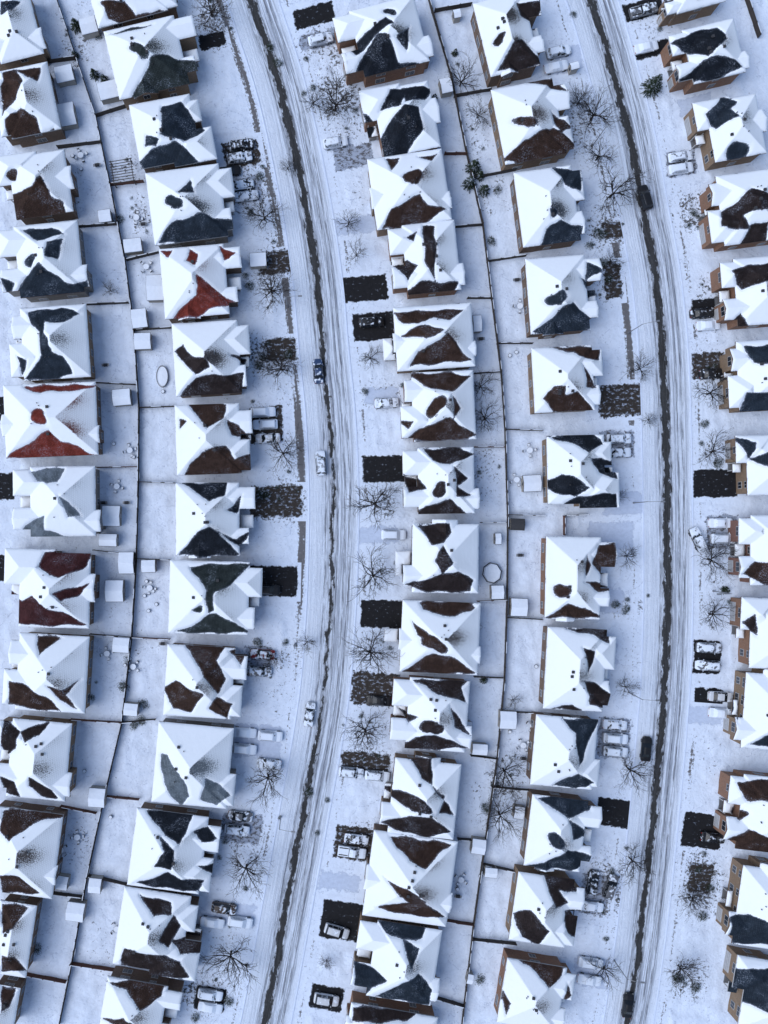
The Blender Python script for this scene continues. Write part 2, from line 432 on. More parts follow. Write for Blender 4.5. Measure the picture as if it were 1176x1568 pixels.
E1=[('H',-.5,-.5,.36,.5),('H',.0,-.42,.5,-.02),('G',-.06,.12,.43,.42)]
E2=[('H',-.5,-.46,.34,.5),('G',-.05,-.36,.5,-.04),('H',-.1,.04,.46,.46)]
E3=[('H',-.5,-.5,.3,.44),('H',-.06,.02,.5,.5),('H',-.1,-.4,.4,-.08)]
E4=[('H',-.5,-.5,.3,.5),('G',-.06,-.44,.5,-.14),('G',-.06,.12,.42,.34),('V',-.34,.1,-.06,.53)]
W1=[('H',-.34,-.5,.5,.5),('H',-.5,-.02,.04,.44),('G',-.44,-.4,.06,-.08)]
W2=[('H',-.32,-.46,.5,.5),('H',-.5,-.5,.1,-.04),('G',-.04,-.2,.56,.16)]
W3=[('H',-.38,-.5,.5,.5),('G',-.5,.1,.0,.4),('V',-.12,-.56,.22,.0)]
W4=[('H',-.3,-.5,.46,.46),('G',-.5,.06,.06,.36),('H',-.5,-.46,.04,-.1),('G',.0,.1,.52,.4)]
SQ=[('H',-.5,-.5,.5,.5),('G',-.53,-.1,.0,.2)]
SE=[('H',-.5,-.5,.42,.5),('H',.0,.06,.5,.46)]
HS=[
(15,42,90,112,'slate','tan',W1,[(0,0,30,0,20,15,0,22)]),
(38,155,92,105,'brown','brown',W1,[(0,105,20,100,35,125,25,150,10,160,0,175),(20,100,60,100,55,125,40,118),(5,180,30,165,55,180,60,200,80,190,85,205,40,212,8,205)]),
(52,282,108,100,'brown','brown',W2,[(2,330,10,292,50,288,65,270,78,300,95,308,100,328,60,336),('o',18,265,9,8)]),
(65,400,130,115,'slate','grey',W2,[('o',45,400,10,9),(30,350,75,346,98,358,60,370,45,362),(0,458,45,420,60,402,100,432,133,428,128,452,60,457,20,460),(75,372,97,366,88,400,70,395),(0,425,20,430,5,452)]),
(75,525,122,112,'slate','tan',W1,[(40,475,90,468,122,478,100,495,70,492,68,520,50,500),(72,535,97,545,108,572,60,582,33,577,58,555),(25,543,40,550,30,572),(58,500,75,518,88,550,65,545)]),
(78,643,142,112,'red','brown',SQ,[('o',62,640,19,9,-35),(3,700,60,668,78,660,92,674,148,697,80,705),(30,589,148,587,112,599,80,596,62,602)],1.0),
(86,770,132,112,'grey','grey',W1,[(42,720,95,715,88,738,72,742,55,736),(18,822,50,795,70,790,66,813,105,822,60,828),(93,758,106,770,124,792,105,792)]),
(72,901,132,120,'burg','brown',W2,[(0,903,30,920,50,913,70,930,100,940,133,957,60,960,10,952,0,940),(65,845,100,841,138,847,132,868,90,885,60,870),(85,907,110,900,137,893,120,912,95,922)]),
(70,1030,128,118,'brown','tan',W1,[(8,1078,13,1042,40,1050,70,1068,92,1092,40,1087),(52,973,92,978,62,1002),(75,1050,95,1055,122,1043,100,1062,117,1088,90,1072)]),
(50,1165,120,125,'dark','tan',W2,[(0,1103,30,1120,22,1147,0,1165),(28,1120,72,1106,60,1127,40,1137),(0,1190,20,1198,27,1222,0,1218),(48,1188,77,1210,88,1228,60,1222,43,1205)]),
(35,1305,108,130,'brown','brown',SQ,[(0,1243,88,1243,96,1254,50,1262,15,1288,0,1272),(0,1338,30,1340,60,1372,0,1372)],.9),
(15,1437,68,112,'brown','brown',W1,[(0,1388,42,1393,20,1422,0,1432),(0,1463,20,1468,38,1492,0,1492)]),
(5,1545,42,72,'brown','brown',SQ,[(0,1515,22,1520,10,1545,0,1550)]),
(207,0,132,55,'brown','brown',E2,[(150,0,190,0,205,18,240,8,277,18,225,36,165,25)]),
(238,85,138,108,'green','tan',E1,[('o',215,80,15,9,-35),(198,147,233,92,258,83,312,93,317,127,240,142),(160,48,200,38,235,33,210,43)],.9),
(265,202,118,106,'slate','brown',E3,[(248,160,276,153,312,195,285,217,248,208),(208,242,240,225,270,215,302,242,270,262,222,257),(223,205,246,215,240,226,223,222)],.9),
(295,312,132,112,'slate','grey',E1,[('o',268,313,15,10),(238,368,268,338,308,328,368,337,368,357,300,368),(275,298,290,275,300,300)],1),
(310,430,124,108,'red','brown',E2,[(289,378,301,385,301,407,284,400),(302,420,327,443,362,460,327,470,300,482,256,490,300,452),(335,373,360,385,342,397),(243,380,262,379,255,392)],.7),
(325,548,118,112,'dark','brown',E1,[(266,535,280,529,296,545,316,550,321,565,300,572,284,560),(272,607,300,577,372,570,372,602,320,608),(353,540,377,545,371,556)],1),
(328,670,118,112,'brown','tan',E2,[(283,613,347,616,342,640,320,657,300,635),(278,728,308,692,345,682,360,702,392,690,387,722,330,728),(345,640,366,650,382,672,355,665),(272,640,285,645,276,655)]),
(330,795,122,112,'black','tan',E3,[(275,740,347,737,346,760,322,768,300,752),(272,850,305,812,324,806,367,850,320,852),(372,758,345,780,362,786),(335,815,360,825,388,813,365,837)]),
(330,915,142,112,'green','orange',E1,[(290,868,330,864,384,864,352,897,330,905,327,935,318,940,318,905),(322,940,330,938,386,970,320,972,268,970,295,958),('o',304,932,9,5)]),
(315,1042,124,114,'brown','brown',E2,[(282,987,347,989,330,1010,347,1040,332,1062,310,1030),(265,1087,247,1055,270,1043,312,1062,292,1092),(330,1065,356,1080,347,1102,320,1087),(350,998,375,998,367,1022)]),
(300,1172,126,124,'grey','grey',SE,[(244,1158,256,1158,282,1190,291,1222,275,1237,250,1203),(315,1188,353,1220,332,1237,308,1226)],1),
(268,1302,132,124,'black','brown',E2,[(222,1243,302,1243,287,1265,277,1290,253,1280),(243,1278,270,1298,262,1330,235,1322,255,1300),(205,1357,258,1335,280,1345,313,1350,302,1370,240,1364),(293,1275,316,1268,333,1286,310,1292),(300,1330,333,1323,327,1342)]),
(245,1430,130,128,'dark','brown',E3,[(213,1373,262,1385,262,1400,235,1402),(183,1482,188,1453,235,1460,277,1470,288,1503,230,1503),(265,1400,277,1420,256,1452,243,1440),(260,1440,313,1443,313,1467,275,1462)]),
(215,1550,118,92,'brown','brown',E2,[(160,1508,253,1506,247,1530,215,1546,193,1520),(148,1568,190,1555,205,1568)]),
(586,60,135,108,'black','orange',W1,[(540,118,562,70,578,52,592,58,612,90,652,92,648,105,598,114),('o',597,18,9,7),(535,70,560,48,590,30,604,42,575,55,545,82),(604,60,628,40,622,75)],.9),
(612,182,108,108,'black','orange',W2,[(598,133,625,128,612,165,583,167,590,150),(593,190,620,162,642,165,648,200,622,232,588,237,583,207),(615,128,663,128,652,150,620,157),(558,168,577,180,564,204)]),
(627,290,116,110,'brown','tan',SQ,[('o',633,275,17,12),(585,347,600,320,640,300,657,312,688,318,650,337),(640,237,672,232,660,245),(590,240,612,236,600,262)],.9),
(652,397,108,112,'dark','orange',W3,[(603,400,625,394,641,405,625,427),(648,343,666,343,666,430,650,400),(598,458,640,430,703,430,693,457,640,464),(622,362,641,350,635,367)]),
(665,516,120,98,'brown','tan',SQ,[(603,476,712,471,690,492,665,484,640,498,618,492),(684,512,724,550,626,560,642,540),(655,498,680,508,650,520,612,512,630,504)],.8,None,[('H',-78,-6,-30,28,3.2)]),
(670,622,114,106,'brown','orange',W1,[(623,570,690,568,723,574,692,602,650,590),('o',667,622,16,12,60),(617,673,655,650,690,640,733,667,680,675),(690,605,706,625,695,642),(613,640,636,645,625,657)]),
(674,738,114,106,'dark','tan',W2,[(648,688,700,683,728,694,690,713,665,705),('o',673,750,12,11),(623,790,665,770,690,765,718,787,670,792),(618,723,640,733,657,750,628,752),(695,715,717,730,700,745,727,757,700,762)]),
(675,855,116,106,'dark','brown',W3,[(640,803,690,801,690,815,680,832,662,835),(679,835,692,860,676,882,664,860),(620,897,665,883,700,873,728,890,722,907,660,907)],.35,None,[('F',-68,-10,-40,28,3.0)]),
(674,976,120,110,'brown','tan',SQ,[(645,923,720,920,732,930,696,946,670,940,650,935),('o',665,985,18,12,-30),(617,1032,650,1005,665,1000,690,1005,733,1032,680,1035),(630,950,655,970,668,990,640,972)],.9,None,[('F',-84,-8,-44,12,3.0)]),
(660,1096,122,114,'dark','orange',W1,[(632,1043,718,1043,706,1055,718,1077,690,1070,665,1060),('o',660,1113,16,12),(602,1148,640,1130,670,1125,718,1147,650,1152),(613,1088,641,1100,625,1107),(690,1080,702,1100,723,1127,695,1115)]),
(643,1222,116,116,'dark','tan',W3,[(630,1163,662,1160,661,1200,645,1192),(588,1215,615,1210,650,1223,662,1242,630,1242),(583,1264,620,1250,660,1248,692,1277,650,1288),(660,1200,682,1220,671,1245,698,1252)]),
(628,1345,130,132,'brown','brown',SQ,[(598,1283,695,1295,672,1310,650,1327,625,1317),(590,1343,622,1356,652,1376,640,1397,618,1376),(577,1392,600,1382,650,1378,684,1410,620,1402)],.9),
(608,1475,132,122,'slate','tan',W2,[(580,1415,663,1413,646,1440,615,1442,592,1430),(543,1473,592,1500,560,1532,543,1512),(575,1532,620,1500,640,1488,663,1520,657,1547,600,1537),(615,1440,642,1450,630,1482)]),
(600,1572,135,52,'dark','orange',SQ,[(540,1547,655,1552,620,1568,540,1568)]),
(785,50,98,116,'dark','brown',E1,[('o',765,60,9,8),(763,103,790,62,800,58,838,90,800,102),(790,0,833,0,827,30,800,20)],1),
(818,182,114,122,'brown','tan',E2,[('o',805,188,16,8,-15),(773,242,800,215,850,193,883,215,877,237,820,248),(800,118,850,113,873,140,850,130),(845,168,883,190,860,202)],.9),
(845,315,104,116,'slate','brown',E1,[(826,382,838,350,858,338,897,345,897,372),(850,253,893,253,893,290,865,282),('o',845,328,7,7)],1),
(865,450,114,116,'slate','brown',E2,[('o',853,458,19,9),(817,508,858,474,880,463,923,497,870,511),(900,398,928,413,900,427),(893,422,928,440,905,452)],.7),
(870,580,108,100,'brown','tan',E1,[(833,610,850,592,865,590,868,603,885,600,918,630,850,630),(838,529,922,529,922,550,890,546,880,538),(895,558,917,590,900,592)]),
(893,722,110,112,'black','tan',E3,[(843,667,912,659,927,680,900,692,880,680),(833,740,860,724,903,745,885,762,855,755),(848,780,890,760,948,754,948,782,890,785),(905,700,943,705,948,732,920,725)]),
(888,885,106,126,'brown','orange',E2,[('o',862,906,16,9,-45),(836,947,870,925,895,930,925,948),(899,850,908,868,895,882),(918,835,943,830,948,870,925,882,910,865),(893,890,925,895,948,900,920,908)]),
(888,1025,106,126,'dark','brown',E1,[(868,964,937,960,937,985,910,975),(893,990,912,1000,900,1032),(893,1040,915,1048,948,1070,943,1087,905,1082),(843,1088,880,1080,900,1090)]),
(868,1152,104,108,'slate','brown',SE,[(863,1103,922,1103,907,1130,893,1165,885,1172,880,1122),(848,1208,864,1195,886,1183,912,1202,900,1210)],.7),
(862,1277,108,110,'slate','brown',E1,[(823,1223,918,1223,907,1245,870,1252,850,1240),('o',852,1287,17,9,-30),(807,1333,855,1312,870,1300,923,1322,880,1337),(870,1253,892,1270,907,1287,880,1287)]),
(838,1392,104,110,'dark','tan',E2,[(833,1338,898,1343,887,1370,860,1365,872,1385,850,1392),(788,1402,813,1393,842,1425,827,1453,800,1440),(865,1395,892,1400,887,1447,870,1430)]),
(822,1525,108,100,'brown','orange',E1,[(798,1474,872,1476,862,1500,840,1512,820,1490),(772,1520,785,1540,775,1560),(870,1510,880,1530,868,1545)]),
(1062,-6,92,40,'brown','tan',W1,[]),
(1085,82,108,88,'black','orange',W1,[(1028,62,1060,45,1102,38,1112,60,1085,87,1060,75),(1036,122,1078,92,1100,84,1143,95,1100,118)]),
(1117,196,98,96,'slate','tan',W2,[(1083,172,1110,143,1132,150,1120,168,1133,180,1100,193),('o',1133,228,16,14)]),
(1142,318,118,108,'dark','orange',W1,[(1108,322,1150,290,1178,298,1178,320,1140,330,1150,352,1108,346),(1135,378,1150,345,1178,338,1178,387)]),
(1156,448,100,108,'dark','orange',W2,[(1120,410,1180,400,1190,425,1142,442),(1108,502,1140,478,1155,500)]),
(1162,575,96,108,'slate','tan',W1,[(1143,530,1190,525,1190,560,1155,556),(1143,602,1190,598,1190,632,1138,632)]),
(1172,712,90,92,'slate','tan',W2,[(1128,668,1162,675,1150,702),(1150,700,1190,688,1190,722)]),
(1176,845,90,112,'brown','red',W1,[(1140,880,1160,860,1190,860,1190,900)]),
(1176,970,86,108,'dark','orange',W2,[(1140,955,1160,940,1165,975)]),
(1176,1090,100,116,'slate','tan',W3,[(1120,1060,1140,1062,1135,1110),(1150,1140,1190,1120,1190,1150)]),
(1162,1248,100,120,'brown','orange',W1,[(1130,1200,1190,1195,1190,1225,1150,1230),(1120,1290,1150,1270,1190,1290,1190,1312,1130,1312),('o',1140,1250,7,9)]),
(1166,1390,98,122,'slate','tan',W3,[(1120,1410,1150,1400,1190,1420,1190,1450,1125,1450)]),
(1170,1525,100,110,'slate','tan',W2,[(1120,1490,1190,1485,1190,1550,1130,1540)]),
]
for hh in HS: house(*hh)

# ---------------------------------------------------------------- roads
R1=[(350,-120),(385,0),(430,140),(465,300),(485,430),(494,530),(505,640),(510,760),(508,880),(504,960),(498,1040),(487,1120),(469,1220),(449,1330),(429,1440),(405,1568),(375,1690)]
R2=[(862,-120),(905,0),(935,100),(964,210),(984,320),(1004,430),(1016,560),(1020,700),(1022,850),(1020,1000),(1012,1120),(1002,1230),(991,1340),(978,1450),(960,1568),(935,1690)]
def spline(pts,step=1.0):
    P=np.array([W(*p) for p in pts]); out=[]
    for i in range(len(P)-1):
        p0=P[max(i-1,0)];p1=P[i];p2=P[i+1];p3=P[min(i+2,len(P)-1)]
        n=max(2,int(np.hypot(*(p2-p1))/step))
        for k in range(n):
            t=k/n; out.append(.5*((2*p1)+(-p0+p2)*t+(2*p0-5*p1+4*p2-p3)*t*t+(-p0+3*p1-3*p2+p3)*t**3))
    out.append(P[-1]); return np.array(out)
C1=spline(R1);C2=spline(R2)
def strip(name,C,o0,o1,z,mat,nu=1,exposed=None,centre=None):
    T=np.gradient(C,axis=0); T/=np.hypot(T[:,0],T[:,1])[:,None]; Nn=np.stack([-T[:,1],T[:,0]],1)
    L=np.concatenate([[0],np.cumsum(np.hypot(*(np.diff(C,axis=0)).T))])
    us=np.linspace(o0,o1,nu+1); v=[];uv=[];ex=[]
    for i in range(len(C)):
        for u in us:
            p=C[i]+Nn[i]*u; v.append((p[0],p[1],z)); uv.append((u-(centre or 0),L[i])); 
            ex.append(exposed(784-p[1]/S) if exposed else 0)
    f=[];w=nu+1
    for i in range(len(C)-1):
        for j in range(nu): f.append((i*w+j,(i+1)*w+j,(i+1)*w+j+1,i*w+j+1))
    me=bpy.data.meshes.new(name); me.from_pydata(v,[],f); me.materials.append(mat)
    ul=me.uv_layers.new(name='UVMap')
    for lp in me.loops: ul.data[lp.index].uv=uv[lp.vertex_index]
    fattr(me,'exposed',ex); me.update()
    if me.polygons[0].normal.z<0: me.flip_normals()
    return mkobj(name,me)
wet1=lambda y: float(np.interp(y,[0,120,450,520,640,760,950,1100,1200,1568],[.9,1,.8,.5,.35,.25,.2,.2,.7,.9]))
wet2=lambda y: float(np.interp(y,[0,1100,1568],[.9,.9,.7]))
strip('road',C1,-4.3,4.6,.012,M_ROAD,6,wet1); strip('road',C2,-4.3,4.6,.012,M_ROAD,6,wet2)
ex1=lambda y: float(np.interp(y,[0,200,450,560,640,760,880,960,1568],[.8,.7,.8,.6,.9,1,1,.2,.1]))
ex2=lambda y: float(np.interp(y,[0,300,380,560,640,700,1568],[.1,.3,.9,.9,.6,0,0]))
ex3=lambda y:.15
strip('sidewalk',C1,-6.5,-5.0,.008,M_WALK,2,ex1,-5.7); strip('sidewalk',C2,-6.8,-5.4,.008,M_WALK,2,ex2,-6.1)
strip('sidewalk',C1,5.4,6.8,.008,M_WALK,2,ex3,6.1); strip('sidewalk',C2,5.4,6.8,.008,M_WALK,2,ex3,6.1)
M_KERB=snowmat('snowy_kerb',(.72,.8,.96),.1)
for C,o in ((C1,-4.4),(C1,4.7),(C2,-4.4),(C2,4.7)):
    T=np.gradient(C,axis=0); T/=np.hypot(T[:,0],T[:,1])[:,None]; Nn=np.stack([-T[:,1],T[:,0]],1); mb=MB(); vs=[];fs=[]
    for i in range(len(C)):
        a=C[i]+Nn[i]*(o-.09); b=C[i]+Nn[i]*(o+.09); vs+=[(a[0],a[1],-.02),(a[0],a[1],.1),(b[0],b[1],.1),(b[0],b[1],-.02)]
    for i in range(len(C)-1):
        q=i*4; fs+=[(q,q+4,q+5,q+1),(q+1,q+5,q+6,q+2),(q+2,q+6,q+7,q+3)]
    mb.add(vs,fs,M_KERB); mb.obj('kerb')

SPK=[(330,30,35,50,1),(385,290,45,60,.75),(345,130,30,50,.25),(385,110,30,100,.3),(415,420,35,70,.85),(415,545,55,35,1),(440,690,22,50,.5),(425,770,52,32,1.1),(440,760,30,40,.9),(435,1010,40,30,.7),(430,1070,40,40,.5),(385,1300,50,70,.65),(355,1450,45,60,.6),(315,1525,55,35,.9),(510,150,55,45,.95),(530,190,50,30,.7),(900,190,50,70,.75),(935,350,40,45,.9),(500,70,60,50,.75),(1055,325,40,35,.95),(1070,1350,45,60,.95),(930,1360,45,70,.85),(1050,1500,40,40,.8),(585,605,40,25,.8),(545,300,40,40,.45),(110,290,40,50,.45),(755,300,30,50,.55),(730,200,30,60,.6),(960,930,40,20,.8),(965,1040,40,60,.45),(1100,860,30,80,.6),(1080,560,30,60,.6),(585,770,30,30,.8),(575,880,35,30,.65),(570,1000,30,30,.75),(560,1120,40,30,.8),(560,1165,50,25,.9),(1085,690,25,25,.8),(195,260,35,35,.6),(180,420,40,40,.35),(215,330,20,40,.7),(185,920,40,60,.4),(200,1000,50,50,.45),(120,1290,40,60,.5),(150,1450,35,50,.45),(775,1190,35,60,.7),(735,1230,30,60,.5),(480,1240,25,60,.65),(790,990,30,40,.35),(745,720,30,60,.6),(745,600,25,40,.5),(925,420,25,50,.75),(120,60,40,60,.65),(1085,1160,30,60,.4),(945,1470,30,70,.5),(405,640,30,30,.7),(1085,450,30,40,.7),(240,560,30,50,.35),(1000,130,30,20,.6),(830,1,60,10,.2),(1000,30,50,40,.6),(440,600,30,60,.5),(640,1500,20,40,.3),(450,1450,30,80,.35),(560,1290,50,40,.7)]
DR=[(481,24,62,30,'k'),(559,442,68,38,'k'),(572,500,62,42,'k'),(588,718,64,40,'k'),(585,940,64,42,'k'),(575,1055,72,50,'b'),(525,1410,66,58,'k'),(548,1292,70,50,'b'),(1096,740,68,42,'k'),(1083,1006,42,50,'k'),(418,890,74,46,'k'),(422,768,80,46,'b'),(949,613,66,48,'b'),(942,1245,56,42,'k'),(1075,1272,60,52,'k'),(541,240,60,34,'g'),(420,402,50,34,'b'),(370,235,55,40,'b'),(10,625,24,36,'k'),(1085,472,50,30,'k'),(1085,560,50,40,'b'),(408,650,50,55,'b'),(945,680,52,40,'g'),(560,1167,74,28,'b'),(8,745,26,40,'k'),(8,870,26,40,'k'),(1000,75,60,22,'k'),(1085,1068,44,28,'k'),(940,1130,48,60,'g'),(500,1528,50,36,'k'),(322,1530,46,36,'k'),(910,1370,40,60,'g'),(370,1268,60,44,'g'),(395,1012,40,45,'g'),(985,14,60,26,'k'),(375,290,50,36,'g'),(940,352,34,24,'b'),(490,60,62,22,'g'),(325,62,40,22,'k'),(1072,1345,34,44,'b'),(430,535,46,34,'b'),(938,430,26,56,'b'),(1105,815,46,50,'g'),(1043,250,44,36,'g'),
(545,345,62,26,'s'),(585,606,50,24,'s'),(580,819,60,26,'s'),(520,1350,60,26,'s'),(935,820,70,40,'s'),(955,770,60,34,'s'),(395,1135,70,50,'s'),(930,920,50,36,'s'),(905,1488,50,44,'s'),(870,90,40,36,'s'),(360,1400,60,34,'s'),(1065,160,50,26,'s'),(920,1000,50,30,'s'),(1070,1095,70,26,'s')]
def speck(X,Y):
    px=588+X/S; py=784-Y/S; s=np.full(X.shape,.2)
    for cx,cy,rx,ry,st in SPK:
        d=np.hypot((px-cx)/rx,(py-cy)/ry); s=np.maximum(s,st*np.clip(1.5-d,0,1))
    return s
def axis(half,step,far):
    a=np.arange(-half,half+step/2,step); o=[half+step]
    while o[-1]<far: o.append(o[-1]+max(step,(o[-1]-half)*.6+.5))
    o=np.array(o); return np.concatenate([-o[::-1],a,o])
gx=axis(78,.32,2500); gy=axis(102,.32,2500)
X,Y=np.meshgrid(gx,gy); nx,ny=len(gx),len(gy)
d=np.full(X.shape,99.)
for C in (C1,C2):
    xc=np.interp(-Y,-C[:,1],C[:,0]); d=np.minimum(d,np.abs(X-xc))
lm=np.clip((d-7.4)/1.2,0,1)
for cx,cy,w,h,kd in DR:
    c=W(cx,cy); r=rotat(cy); u=(X-c[0])*math.cos(r)+(Y-c[1])*math.sin(r); v=-(X-c[0])*math.sin(r)+(Y-c[1])*math.cos(r)
    dd=np.maximum(np.abs(u)-w*S/2,np.abs(v)-h*S/2); lm=np.minimum(lm,np.clip((dd-1.3)/.6,0,1))
rs=np.random.RandomState(3)
Z=np.zeros(X.shape)
for i in range(26):
    a=rs.rand()*6.28; k=rs.uniform(.5,3.2); Z+=np.sin((X*math.cos(a)+Y*math.sin(a))*k+rs.rand()*6)*.025/ (k**.5)
Z=(Z+.1)*lm*(np.hypot(X,Y)<150)
V=np.stack([X.ravel(),Y.ravel(),Z.ravel()],1)
I=np.arange(nx*ny).reshape(ny,nx)
F=np.stack([I[:-1,:-1].ravel(),I[:-1,1:].ravel(),I[1:,1:].ravel(),I[1:,:-1].ravel()],1)
me=bpy.data.meshes.new('ground'); me.vertices.add(len(V)); me.vertices.foreach_set('co',V.ravel().astype(np.float32))
me.loops.add(F.size); me.loops.foreach_set('vertex_index',F.ravel().astype(np.int32))
me.polygons.add(len(F)); me.polygons.foreach_set('loop_start',np.arange(0,F.size,4,dtype=np.int32)); me.polygons.foreach_set('loop_total',np.full(len(F),4,dtype=np.int32))
me.update(calc_edges=True); me.materials.append(M_GROUND); fattr(me,'speckle',speck(X,Y).ravel())
me.polygons.foreach_set('use_smooth',np.ones(len(F),bool))
mkobj('ground',me)
di=0
for cx,cy,w,h,kd in DR:
    c=W(cx,cy); r=rotat(cy); hw=w*S/2; hh=h*S/2; mg=.9
    us=np.arange(-hw-mg,hw+mg+.01,.3); vs=np.arange(-hh-mg,hh+mg+.01,.3); U,Vv=np.meshgrid(us,vs)
    ax=np.abs(U)-hw; ay=np.abs(Vv)-hh
    sd=np.minimum(np.maximum(ax,ay),0)+np.hypot(np.maximum(ax,0),np.maximum(ay,0))
    di+=1
    pts=[(a,b,.0090+.00004*di) for a,b in zip(U.ravel(),Vv.ravel())]; n1=len(us); fs=[(j*n1+i,j*n1+i+1,(j+1)*n1+i+1,(j+1)*n1+i) for j in range(len(vs)-1) for i in range(n1-1)]
    me=bpy.data.meshes.new('driveway'); me.from_pydata(pts,[],fs); me.materials.append(DRV[kd]); fattr(me,'sd',sd.ravel())
    wx=c[0]+U*math.cos(r)-Vv*math.sin(r); wy=c[1]+U*math.sin(r)+Vv*math.cos(r); fattr(me,'speckle',speck(wx,wy).ravel()); me.update()
    mkobj('driveway',me,(c[0],c[1],0),r)

# ---------------------------------------------------------------- fences
FL=[[(88,0),(118,90),(148,180),(170,285),(192,395),(206,500),(214,625),(213,740),(210,860),(203,975),(188,1105),(162,1215),(135,1340),(112,1470),(92,1568)],
[(655,0),(690,120),(712,230),(738,345),(752,460),(766,570),(772,660),(776,790),(775,920),(771,1040),(760,1160),(742,1285),(724,1413),(706,1568)]]
FS=[(148,180,195,165),(90,228,158,220),(112,350,182,345),(195,400,245,388),(130,468,199,465),(206,507,265,503),(148,587,210,590),(214,625,268,623),(150,716,213,715),(213,738,270,740),(145,842,210,850),(210,855,262,857),(140,970,203,975),(203,975,262,978),(110,1100,188,1105),(188,1105,240,1100),(95,1232,150,1243),(162,1217,215,1222),(60,1362,128,1370),(137,1338,200,1352),(35,1487,104,1500),(110,1472,180,1482),
(665,20,722,10),(695,150,752,140),(680,238,714,238),(722,275,790,262),(690,350,739,346),(745,402,805,393),(715,458,752,458),(760,527,815,527),(725,573,766,570),(772,658,830,660),(725,685,773,685),(776,788,835,790),(735,800,775,800),(862,790,862,820),(862,790,900,788),(730,920,775,918),(775,945,830,948),(725,1035,771,1037),(766,1088,820,1090),(720,1155,760,1160),(752,1203,810,1208),(700,1282,742,1285),(737,1320,790,1332),(675,1405,724,1413),(722,1435,790,1442),(660,1522,710,1537),(170,285,222,280),(60,100,118,92),(40,0,60,60),(790,1465,800,1530),(1140,0,1160,60)]
def fence(pts,mat,hgt=1.55):
    mb=MB()
    for a,b in zip(pts[:-1],pts[1:]):
        a=W(*a);b=W(*b); L=math.hypot(b[0]-a[0],b[1]-a[1]); an=math.atan2(b[1]-a[1],b[0]-a[0]); n=max(1,round(L/2.4))
        for i in range(n):
            t0=i/n;t1=(i+1)/n; m=((a[0]+(b[0]-a[0])*(t0+t1)/2),(a[1]+(b[1]-a[1])*(t0+t1)/2)); p=(a[0]+(b[0]-a[0])*t0,a[1]+(b[1]-a[1])*t0)
            mb.obox(m,an+random.uniform(-.015,.015),L/n-.14,.05,.05,hgt+random.uniform(-.06,.04),mat); mb.obox(m,an,L/n-.14,.10,.4,.5,mat); mb.obox(m,an,L/n-.14,.10,1.2,1.3,mat)
            mb.obox(p,an,.13,.13,-.2,hgt+.12,mat)
            if random.random()<.5: mb.obox(m,an,L/n-random.uniform(.2,1.2),.09,hgt+.05,hgt+.11,M_SNOW)
    mb.obj('wooden_fence')
for p in FL: fence(p,M_WOOD)
for s in FS: fence([(s[0],s[1]),(s[2],s[3])],M_WOOD if random.random()<.7 else M_WOODR)

# ---------------------------------------------------------------- sheds
def shed(px,py,w,h,dark=False,name='garden_shed'):
    c=W(px,py,2.2); f=S*(CH-2.2)/CH; w*=f;h*=f; mb=MB(); e=2.0; a=w/2;b=h/2
    mb.box(-a+.12,a-.12,-b+.12,b-.12,-.1,e,M_SHED,top=False)
    pk=e+.35*b
    for s in (1,-1):
        mb.add([(-a,s*b,e),(a,s*b,e),(a,0,pk),(-a,0,pk)],[(0,1,2,3) if s<0 else (3,2,1,0)],M_VENT)
        mb.add([(-a+.06,s*(b-.06),e+.02),(a-.06,s*(b-.06),e+.02),(a-.06,s*(b-.1),e+.16),(-a+.06,s*(b-.1),e+.16),(a-.06,0,pk+.17),(-a+.06,0,pk+.17)],[(0,1,2,3),(3,2,4,5)],M_VENT if dark else M_SNOW)
    for x in (-a+.12,a-.12): mb.add([(x,-b+.12,e),(x,b-.12,e),(x,0,pk-.03)],[(0,1,2)],M_SHED)
    mb.box(a-.12,a-.07,-.4,.4,.05,1.8,M_TRIMW); mb.box(-a+.07,-a+.12,-.3,.3,1.,1.5,M_GLASS)
    mb.obj(name,(c[0],c[1],0),rotat(py)+random.uniform(-.05,.05))
for t in [(98,112,28,26),(165,137,30,28),(135,38,26,26),(98,175,34,36),(203,375,28,22),(213,487,24,30),(218,522,26,26),(186,608,28,26),(238,440,28,40),(170,790,28,32),(165,827,28,20),(193,862,24,34),(227,867,22,20),(175,905,28,34),(185,988,26,24),(148,1222,26,30),(200,1087,22,20),(90,1352,28,22),(145,1357,20,24),(115,1397,28,30),(683,130,18,24),(763,825,10,18),(762,907,20,22),(795,930,26,28),(815,740,28,26),(735,1148,24,18),(778,1103,26,28),(733,1297,22,24),(752,1337,20,16),(718,1112,10,14),(731,495,14,26),(20,605,12,14),(160,330,20,20),(700,20,12,14),(880,100,14,12),(795,1245,16,20),(720,1500,10,16),(395,397,26,22),(345,330,20,26),(595,310,24,20),(608,390,20,22)]:
    shed(*t)
shed(793,803,22,18,True)

